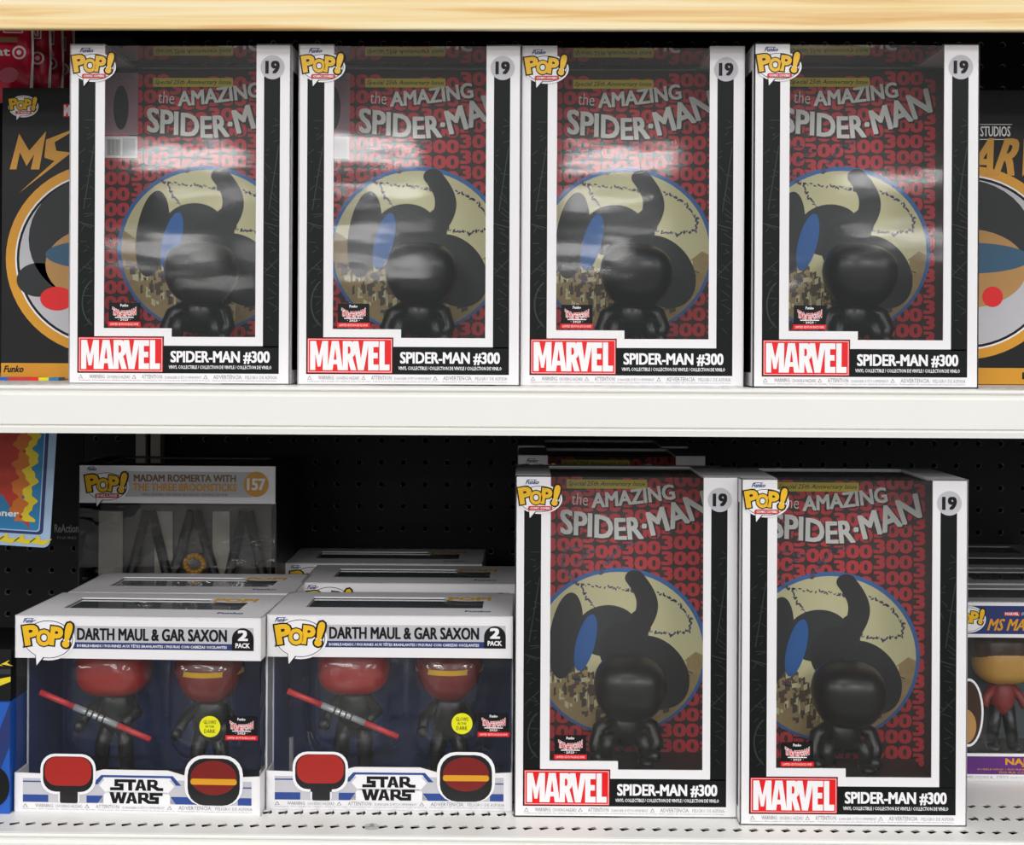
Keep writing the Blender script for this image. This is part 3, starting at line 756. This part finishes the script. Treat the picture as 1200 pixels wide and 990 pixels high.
def make_rod():
    r = empty('toy_rod'); a = Vector((-.0865, .0185, .093)); b = Vector((.0055, .0185, .0555))
    q = lambda t: a + (b - a) * t
    for t0, t1, m, rd, nm in ((0, .31, RODR, .0026, 'red_end'), (.31, .70, SILV, .0030, 'grip'), (.70, 1, RODR, .0026, 'red_end')):
        mb = MB(); mb.tube([q(t0), q(t1)], rd, m)
        if nm == 'grip':
            for t in (.42, .47, .52, .57): mb.tube([q(t), q(t + .012)], .0037, DVIN)
        mb.build(nm, r)
    return r
twin0 = make_twin_box()
dolls = [make_doll('red'), make_doll('band')]; rod0 = make_rod()
TWIN = [(13, 309, -.002, -1.6, 'front box at the far left, lower shelf'),
        (312.5, 600.5, .012, 0.0, 'front box in the middle, beside the tall box')]
for i, (a, b, y, rz, wh) in enumerate(TWIN):
    x = (at(a, 840, y).x + at(b, 840, y).x) / 2
    items = [twin0, dolls[0], dolls[1], rod0] if i == 0 else [copy_tree(o) for o in (twin0, dolls[0], dolls[1], rod0)]
    for o in items: o.location = (x, y, LSZ); o.rotation_euler = (0, 0, R(rz))
    tag(items[0], 'white two-figure box, ' + wh, 'box', 'two-figure boxes')
    tag(items[1], 'red-headed figurine in the ' + wh, 'figurine', 'figurines in the two-figure boxes')
    tag(items[2], 'figurine with yellow head band in the ' + wh, 'figurine', 'figurines in the two-figure boxes')
    tag(items[3], 'slanting red and silver rod in the ' + wh, 'toy rod', 'toy rods')
x0s = [(80, 1.262, 'wide white two-figure box directly behind the far left one'),
       (352, 1.322, 'wide white two-figure box right behind the middle front one, name half hidden'),
       (333, 1.442, 'third two-figure box back in the middle column, only lid and edge seen'),
       (348, 1.562-.015, 'hindmost two-figure box, dim lid far back in the middle column')]
for pxl, D, lab in x0s[:3] + [(349, 1.531 + .02, x0s[3][2])]:
    y = D + CAMY + (.0 if D < 1.5 else 0)
    if D > 1.5: continue
    c = copy_tree(twin0); c.location = (at(pxl, 680, y).x + SW_ / 2 / SS, y, LSZ); c.rotation_euler = (0, 0, 0)
    tag(c, lab, 'box', 'two-figure boxes')

# ================================================================== boxes of the background
def simple_box(name, w_, h_, d_, front_fn, lid=True, side=WHITE, topm=None, header=.30, foot=.0):
    root = empty(name); t = .001; mb = MB()
    mb.box(-w_ / 2, w_ / 2, 0, t, h_ * (1 - header), h_, WHITE)
    if foot: mb.box(-w_ / 2, w_ / 2, 0, t, 0, h_ * foot, WHITE)
    for s_ in (-1, 1):
        a, b = sorted((s_ * w_ / 2, s_ * (w_ / 2 - t))); mb.box(a, b, 0, d_, 0, h_, side)
    mb.box(-w_ / 2, w_ / 2, d_ - t, d_, 0, h_, side); mb.box(-w_ / 2, w_ / 2, 0, d_, 0, t, side)
    i = .02
    tm = topm or WHITE
    mb.box(-w_ / 2, w_ / 2, 0, i, h_ - t, h_, tm); mb.box(-w_ / 2, w_ / 2, d_ - i, d_, h_ - t, h_, tm)
    mb.box(-w_ / 2, -w_ / 2 + i, i, d_ - i, h_ - t, h_, tm); mb.box(w_ / 2 - i, w_ / 2, i, d_ - i, h_ - t, h_, tm)
    mb.build('carton', root)
    mb = MB(); q = t * .6
    mb.add([(-w_ / 2 + t, q, h_ * foot), (w_ / 2 - t, q, h_ * foot), (w_ / 2 - t, q, h_ * (1 - header)), (-w_ / 2 + t, q, h_ * (1 - header))], [(0, 1, 2, 3)], CLEARS)
    mb.add([(-w_ / 2 + i, i, h_ - q), (w_ / 2 - i, i, h_ - q), (w_ / 2 - i, d_ - i, h_ - q), (-w_ / 2 + i, d_ - i, h_ - q)], [(0, 1, 2, 3)], CLEART)
    mb.build('window', root)
    front_fn(root)
    return root
# playset box with the gold number
def rfront(root):
    S = 1208.0; mp = lambda u, v: (u / S - .0965, .263 - v / S); y = -.0001
    mb = MB(mp)
    mb.rect(55, 205, 8, 38, y, LGREY)
    mb.text('MADAM ROSMERTA WITH', 65, 186, 11.5, 20, y - .0002, GOLDD, thick=.38); mb.text('THE THREE BROOMSTICKS', 64, 187, 22, 31, y - .0002, AMBER, thick=.38)
    mb.text('VINYL FIGURES / FIGURINES EN VINYLE / FIGURAS DE VINIL', 74, 177, 33.5, 36.5, y - .0002, GOLDD, res=1); mb.build('name_lettering', root)
    mb = MB(mp); mb.ell(210, 22.5, 14.8, 14.8, y - .0003, GOLD); mb.text('157', 199, 221, 15.5, 29.5, y - .0005, PWHITE, thick=.8); mb.build('number_badge', root)
    pop_logo(mp, 33, 26, 24.5, 16.5, y - .0003, 'DELUXE', root)
    script_word(mp, 10, 21, 3.5, 7.5, y - .0002, FBLUE, root)
    mb = MB(); mb.box(-.094, .094, .095, .097, .002, .26, GREYDK); mb.build('inner_card', root)
GREYDK = mat('dim_card', '#4c4846', 0.6, var=.25, scale=25)
GREYMD = mat('weathered_grey', '#8f8a80', 0.6, var=.25, scale=40)
ros = simple_box('playset_box', .194, .263, .11, rfront, header=.143, side=mat('dark_side', '#17181a', .4), topm=mat('dim_top', '#6a6863', .5))
yr = 1.388 + CAMY
ros.location = (at(92, 560, yr).x + .097, yr, LSZ); ros.rotation_euler = (0, 0, 0)
tag(ros, 'white-headed deluxe playset box with round gold number badge, behind the far left stack', 'box')
# little timber house model in it
r = empty('miniature_house', ros.location); tag(r, 'miniature timber-framed house with gold wreath inside the deluxe playset box', 'model')
mb = MB(); mb.box(-.086, .086, .035, .085, .002, .22, GREYDK); mb.build('wall', r)
mb = MB(); mb.box(-.088, .088, .006, .09, .001, .004, LINER); mb.build('base', r)
for cx, wd in ((-.035, .026), (.01, .030), (.062, .024)):
    for s_ in (-1, 1):
        mb = MB(); mb.tube([(cx + s_ * .002, .028, .215), (cx + s_ * wd, .028, .12), (cx + s_ * wd, .028, .004)], .0055, LINER, n=6); mb.build('beam', r)
for a, b in ((-.03, -.012), (.028, .045), (-.086, -.062)):
    mb = MB(); mb.box(a, b, .030, .0345, .10, .214, GREYMD); mb.build('panel', r)
mb = MB()
for k in range(14):
    a = 2 * math.pi * k / 14; mb.blob((.012 + .009 * math.cos(a), .022, .163 + .008 * math.sin(a)), (.003, .003, .003), GOLD, nu=8, nv=6)
mb.build('wreath', r)

# shirt boxes on the upper shelf
FS = 1305.0
def make_shirt_box():
    root = empty('shirt_box'); W_, H_, D_ = .262, .2635, .10
    mb = MB(); mb.box(-W_ / 2, W_ / 2, 0, D_, 0, H_, BLACK); mb.build('carton', root)
    mp = lambda u, v: (u / FS - W_ / 2, H_ - (v - 104) / FS); y = -.0002
    pop_logo(mp, 25, 126, 16.5, 11.5, y - .0003, 'TEES', root)
    mb = MB(mp); mb.rect(72, 110, 123, 138, y, RED); mb.text('MARVEL', 73, 109, 124, 137, y - .0001, PWHITE, bold=.05, res=1)
    mb.text('STUDIOS', 137, 172, 146, 158, y - .0001, PWHITE, thick=.25, res=2); mb.rect(112, 174, 143.5, 144.3, y, PWHITE); mb.rect(112, 174, 161, 161.8, y, PWHITE)
    mb.build('studio_lettering', root)
    mb = MB(mp)
    mb.poly([(9, 200), (20, 158), (32, 178), (52, 155), (44, 200), (34, 200), (38, 182), (29, 196), (21, 180), (17, 200)], y, GOLD)
    mb.poly([(52, 165), (95, 148), (62, 168), (64, 178), (82, 180), (20, 228), (62, 190), (50, 186)], y, GOLD)
    mb.text('MARVEL', 98, 250, 160, 204, y - .0001, GOLD, thick=1.6, shear=14); mb.build('name_lettering', root)
    mb = MB(mp)
    mb.ell(121, 305, 116, 113, y, AMBER, n=64); mb.ell(121, 305, 105, 102, y - .0001, PWHITE, n=64); mb.ell(121, 305, 103, 100, y - .0002, INK, n=64); mb.ell(121, 305, 100, 97, y - .0003, LGREY, n=64)
    mb.build('ring_print', root)
    mb = MB(mp)                                   # plain rounded colour fields, no face
    mb.ell(116, 282, 84, 74, y - .0004, C_FIG, n=40); mb.ell(44, 330, 26, 20, y - .0004, C_FIG)
    mb.ell(122, 312, 70, 46, y - .0005, SKIN, n=40); mb.ell(124, 300, 72, 18, y - .0006, TEAL, n=40); mb.ell(152, 345, 12, 12, y - .0006, RED); mb.ell(66, 352, 20, 14, y - .0006, RED)
    mb.build('colour_print', root)
    mb = MB(mp); mb.rect(0, 342, 428, 447, y - .0001, AMBER); mb.text('Funko', 4, 27, 431, 439, y - .0003, INK, bold=.03, res=2, shear=2); mb.text('1', 187, 189.5, 433, 441, y - .0003, INK, res=1)
    mb.build('foot_band', root)
    return root
sb = make_shirt_box(); ys = .13
sb.location = (at(2, 300, ys).x + .131, ys, USZ)
tag(sb, 'large black box with gold ring and slanted gold letters at the upper left', 'box', 'large black shirt boxes')
c = copy_tree(sb); c.location = (at(1010, 300, ys).x + .131, ys, USZ - 0); c.rotation_euler = (0, 0, 0)
tag(c, 'large black box with gold ring peeking out at the right end of the upper shelf', 'box', 'large black shirt boxes')
# coloured strip on the shelf
mb = MB(); p = at(0, 444, .11)
for k, m in enumerate((STICKY, BLUEC, PILL, PILL, RED, STICKY, CARDB)):
    mb.box(p.x - .01 + k * .009, p.x - .01 + (k + 1) * .009, .108, .126, USZ + .0001, USZ + .0028, m)
tag(mb.build('card_strip'), 'narrow red, blue and yellow card strip lying in front of the upper left black box', 'card')

# crimson foil packets on the upper left box
def make_packet():
    r = empty('foil_packet'); mb = MB(); n, mz = 12, 16; W_, H_ = .085, .085
    vs = []; fs = []
    for s_ in (-1, 1):
        for j in range(mz + 1):
            for i in range(n + 1):
                x = -1 + 2 * i / n; z = j / mz; pz = min(1, min(z, 1 - z) / .22)
                dd = .009 * math.sqrt(max(0, 1 - x * x)) * math.sin(pz * math.pi / 2) + .0004 + .0007 * math.sin(9 * x + 7 * z)
                vs.append((x * W_ / 2 * (1 - .04 * math.sin(math.pi * z)), s_ * dd, z * H_))
    N = (n + 1) * (mz + 1)
    for b in (0, N):
        for j in range(mz):
            for i in range(n):
                q = (b + j * (n + 1) + i, b + j * (n + 1) + i + 1, b + (j + 1) * (n + 1) + i + 1, b + (j + 1) * (n + 1) + i); fs.append(q if b == 0 else q[::-1])
    for j in range(mz):
        fs.append((j * (n + 1), (j + 1) * (n + 1), N + (j + 1) * (n + 1), N + j * (n + 1))); k = n
        fs.append((j * (n + 1) + k, N + j * (n + 1) + k, N + (j + 1) * (n + 1) + k, (j + 1) * (n + 1) + k))
    mb.add(vs, fs, FOIL, True); mb.build('pouch', r)
    mb = MB(); y = -.0125
    mb.rrect(.017, .035, .0500, .0640, .001, y, PWHITE); mb.rrect(.0182, .0338, .0512, .0628, .001, y - .0002, FOIL)
    mb.text('BAI', .0195, .0325, .0600, .0530, y - .0004, PWHITE, thick=.0004, res=1)
    mb.rect(-.03, .030, .0415, .0465, y, GOLDD)
    mb.text('only at', -.022, .0235, .0365, .0275, y, PWHITE, thick=.0004, res=2)
    for k, (rr_, m) in enumerate(((.0062, PWHITE), (.0044, FOIL), (.0022, PWHITE))): mb.ell(.0315, .0325, rr_, rr_, y - .0002 * k, m, n=20)
    for cx, cz, rx in ((-.018, .012, .012), (.004, .009, .011), (.022, .012, .009), (-.002, .018, .008)): mb.ell(cx, cz, rx, .007, y + .0005, PINKP, n=16, rot=12)
    mb.poly([(.0385, .002), (.0405, .03), (.0385, .084), (.0415, .084), (.0422, .03), (.0415, .002)], -.0035, PWHITE)  # white streak down the side crease
    mb.build('packet_lettering', r); return r
pk = make_packet()
zt = USZ + .2636
for k, (pr, yy, zr, lab) in enumerate(((40, .145, 4, 'frontmost crimson foil packet with white ring mark, upper left corner'),
                                   (60, .168, 6, 'second crimson foil packet, just behind the front one'),
                                   (74, .192, 8, 'third crimson foil packet in the row, turned to the side'),
                                   (86, .217, 11, 'hindmost crimson foil packet, next to the leftmost tall box'))):
    o = pk if k == 0 else copy_tree(pk)
    o.location = (at(pr, 70, yy).x - .0425 * math.cos(R(zr)), yy, zt + .0002); o.rotation_euler = (0, 0, R(zr))
    tag(o, lab, 'packet', 'crimson foil packets')

# blister card, hook, dark card (lower left)
yc = .10
tr = at(71, 512, yc); brc = at(58, 642, yc); ztop = USZ - .030
r = empty('blister_card', (brc.x, yc, brc.z)); r.rotation_euler = (0, R(3.2), 0)
tag(r, 'pale blue bordered toy card with red and yellow flame print hanging at the left edge', 'card')
mb = MB(); h = ztop - brc.z - .012
def rc_pts(x0, x1, z0, z1, rad): 
    out = [(x0, z1), (x0, z0)]
    for k in range(7):
        a = R(-90 + 90 * k / 6); out.append((x1 - rad + rad * math.cos(a), z0 + rad + rad * math.sin(a)))
    out.append((x1, z1)); return out
def thick(mb, pts, y0, y1, m):
    n = len(pts); mb.add([(x, y, z) for y in (y0, y1) for x, z in pts], [tuple(range(n)), tuple(reversed(range(n, 2 * n)))] + [(i, n + i, n + (i + 1) % n, (i + 1) % n) for i in range(n)], m)
thick(mb, rc_pts(-.13, 0, 0, h, .006), 0, .0012, SKYB); mb.build('backing', r)
mb = MB()
mb.poly(rc_pts(-.13, -.0065, .011, h, .004), -.0001, NAVY); mb.poly(rc_pts(-.13, -.0095, .0135, h, .003), -.0002, SKYB); mb.poly(rc_pts(-.13, -.0105, .0145, h, .003), -.0003, CARDB)
rr = random.Random(3)
mb.poly([(-.13, h), (-.022, h), (-.026, .08), (-.030, .055), (-.018, .016), (-.034, .03), (-.045, .045), (-.06, .02), (-.13, .02)], -.0004, FLAME)
nz_ = 40; zs = [.022 + (h - .022) * k / nz_ for k in range(nz_ + 1)]
fl = lambda z, a, b, ph: a + b * math.sin(z * 330 + ph) + b * .5 * math.sin(z * 760 + ph * 2)
for k in range(nz_):
    z0, z1 = zs[k], zs[k + 1]
    mb.poly([(fl(z0, -.0285, .003, 0), z0), (fl(z0, -.0165, .0028, 1), z0), (fl(z1, -.0165, .0028, 1), z1), (fl(z1, -.0285, .003, 0), z1)], -.0005, FYEL)
    mb.poly([(fl(z0, -.034, .003, 0), z0), (fl(z0, -.0245, .003, 2), z0), (fl(z1, -.0245, .003, 2), z1), (fl(z1, -.034, .003, 0), z1)], -.0006, FORA)
for k in range(4): mb.poly([(-.06 + k * .014, .004), (-.052 + k * .014, .011), (-.05 + k * .014, .006), (-.04 + k * .014, .008), (-.047 + k * .014, .002)], -.0005, FYEL)
mb.build('flame_print', r)
mb = MB(); mb.text('Kenner', -.062, -.0285, .0315, .0255, -.0007, PWHITE, bold=.03, res=2); mb.build('card_lettering', r)
hk = MB(); hz = brc.z + h + .002
hk.tube([(brc.x - .045, BACKY - .002, hz + .002), (brc.x - .045, yc - .01, hz + .001), (brc.x - .045, yc - .016, hz + .006)], .0018, METAL); hk.tube([(brc.x - .045, BACKY - .004, hz - .012), (brc.x - .045, BACKY - .004, hz + .012)], .003, METAL)
tag(hk.build('peg_hook'), 'thin steel peg hook carrying the flame-printed toy card', 'hook')
mb = MB(); yd = .31; a = at(10, 600, yd).x; b = at(98, 600, yd).x; zb_ = at(60, 640, yd).z
mb.box(a, b, yd, yd + .002, zb_, zb_ + .13, PEG); q0 = at(64, 614, yd); q1 = at(92, 624, yd)
mb.map = lambda u, v: (u, v)
mb.text('ReAction', q0.x, q1.x, q0.z, q1.z, yd - .0003, PGREY, bold=.02, res=2); mb.text('FIGURES', q0.x + .003, q1.x - .002, at(0, 628, yd).z, at(0, 631, yd).z, yd - .0003, PGREY, res=1)
hk2 = MB(); hx = (a + b) / 2
tag(mb.build('hang_card'), 'plain black card with small grey lettering hanging behind the flame-printed card', 'card')
hk2.tube([(hx, BACKY - .002, zb_ + .132), (hx, yd - .01, zb_ + .131), (hx, yd - .014, zb_ + .136)], .0018, METAL)
tag(hk2.build('peg_hook'), 'steel peg hook carrying the plain black card', 'hook')

# bottom left blue carton and black one on it
yb = -.004; xr = at(11.5, 880, yb).x; zb1 = at(6, 823, yb).z
r = empty('blue_carton', (xr - .06, yb, LSZ)); tag(r, 'blue carton cut by the left edge of the picture on the lower shelf', 'box')
mb = MB(); mb.box(-.06, .06, 0, .1, 0, zb1 - LSZ, BLUEC); mb.build('carton', r)
mb = MB(); mb.poly([(.02, .0), (.05, .03), (.06, .055), (.06, .09), (.045, .05), (.01, .01)], -.0002, NAVY); mb.ell(.048, .022, .012, .016, -.0003, INK); mb.build('swirl_print', r)
r = empty('black_carton', (xr - .061, yb + .004, zb1)); tag(r, 'black carton with yellow marks stacked on the blue carton at the left edge', 'box')
mb = MB(); hh = at(6, 762, yb).z - zb1; mb.box(-.06, .06, 0, .09, 0, hh, BLACK); mb.build('carton', r)
mb = MB()
mb.text('PACK', .03, .058, hh - .004, hh - .012, -.0002, FYEL, bold=.03, res=1) if False else None
for k in range(5): mb.poly([(.02 + k * .008, .030), (.027 + k * .008, .0335), (.025 + k * .008, .031), (.030 + k * .008, .0285)], -.0002, FYEL)
mb.poly([(.03, .014), (.06, .020), (.06, .016), (.045, .010)], -.0002, FYEL); mb.rect(.03, .06, .022, .026, -.0002, LINE); mb.build('yellow_print', r)

# small single-figure boxes at the right
def sfront(root):
    S = 1331.0; W_, H_ = .115, .158; mp = lambda u, v: (u / S - W_ / 2, H_ - v / S); y = -.0001
    mb = MB(mp); mb.rect(8, 145, 5, 38, y, NAVY); mb.rect(60, 78, 12, 16.5, y - .0001, RED); mb.text('MARVEL', 61, 77, 12.6, 16, y - .0002, PWHITE, bold=.03, res=1); mb.text('STUDIOS', 80, 92, 12.6, 16, y - .0002, PWHITE, res=1)
    mb.text('MS MARVEL', 42, 118, 20, 34, y - .0002, AMBER, thick=.4, shear=4, res=2)
    mb.rect(4, 149, 181, 202, y, PURP); mb.text('NAJMA', 62, 108, 183, 193, y - .0002, AMBER, thick=.5, res=2)
    mb.text('BOBBLE-HEAD / FIGURINE À TÊTE BRANLANTE', 30, 130, 194.5, 197, y - .0002, AMBER, res=1); mb.text('FIGURA CON CABEZA', 55, 112, 198.3, 201, y - .0002, AMBER, res=1)
    mb.build('name_lettering', root)
    pop_logo(mp, 19, 21, 18, 14, y - .0003, None, root)
    warning(mp, 6, 148, 203.5, 208, y - .0002, root)
    mb = MB(mp); mb.ell(19, 130, 17.5, 40, y - .0002, PWHITE); mb.ell(19, 130, 15, 37, y - .0003, HAIR); mb.ell(15, 146, 13, 20, y - .0004, SKIN); mb.build('oval_badge', root)
    mb = MB(); mb.box(-.056, .056, .084, .0855, .002, .155, GREYC); mb.box(-.055, .055, .003, .082, .0011, .016, LINER); mb.build('inner_card', root)
GREYC = mat('inner_grey', '#5c6468', 0.5)
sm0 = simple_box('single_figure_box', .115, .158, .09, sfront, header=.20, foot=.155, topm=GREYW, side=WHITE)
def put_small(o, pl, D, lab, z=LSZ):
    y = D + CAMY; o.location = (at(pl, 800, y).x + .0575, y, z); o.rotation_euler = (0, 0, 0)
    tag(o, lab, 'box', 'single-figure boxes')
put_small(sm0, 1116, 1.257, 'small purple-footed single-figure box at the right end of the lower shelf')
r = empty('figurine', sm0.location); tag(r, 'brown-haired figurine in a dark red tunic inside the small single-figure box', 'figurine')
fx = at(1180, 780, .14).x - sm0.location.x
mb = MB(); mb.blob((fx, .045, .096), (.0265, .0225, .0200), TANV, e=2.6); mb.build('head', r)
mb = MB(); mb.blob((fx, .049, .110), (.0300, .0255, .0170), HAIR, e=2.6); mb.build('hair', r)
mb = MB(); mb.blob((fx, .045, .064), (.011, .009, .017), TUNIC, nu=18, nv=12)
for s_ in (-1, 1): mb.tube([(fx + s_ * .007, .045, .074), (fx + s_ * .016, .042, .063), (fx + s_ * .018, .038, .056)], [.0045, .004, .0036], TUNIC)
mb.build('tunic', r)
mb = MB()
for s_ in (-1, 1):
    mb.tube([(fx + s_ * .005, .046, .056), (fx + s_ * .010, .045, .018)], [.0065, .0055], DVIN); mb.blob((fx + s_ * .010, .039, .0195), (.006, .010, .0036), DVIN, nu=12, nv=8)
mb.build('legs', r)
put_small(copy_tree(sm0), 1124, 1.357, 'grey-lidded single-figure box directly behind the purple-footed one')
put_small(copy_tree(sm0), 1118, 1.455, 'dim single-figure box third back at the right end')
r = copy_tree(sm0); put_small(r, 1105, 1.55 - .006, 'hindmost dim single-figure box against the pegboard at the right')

# clear round button on the lower shelf
p = at(436, 967, -.028)
mb = MB(); mb.tube([(p.x, -.0285, LSZ + .0003), (p.x, -.0285, LSZ + .0014)], .006, DISCM, n=24); mb.tube([(p.x, -.0285, LSZ + .0015), (p.x, -.0285, LSZ + .0022)], .0016, PGREY, n=12)
tag(mb.build('clear_button'), 'small clear round button stuck on the punched lower shelf front', 'button')
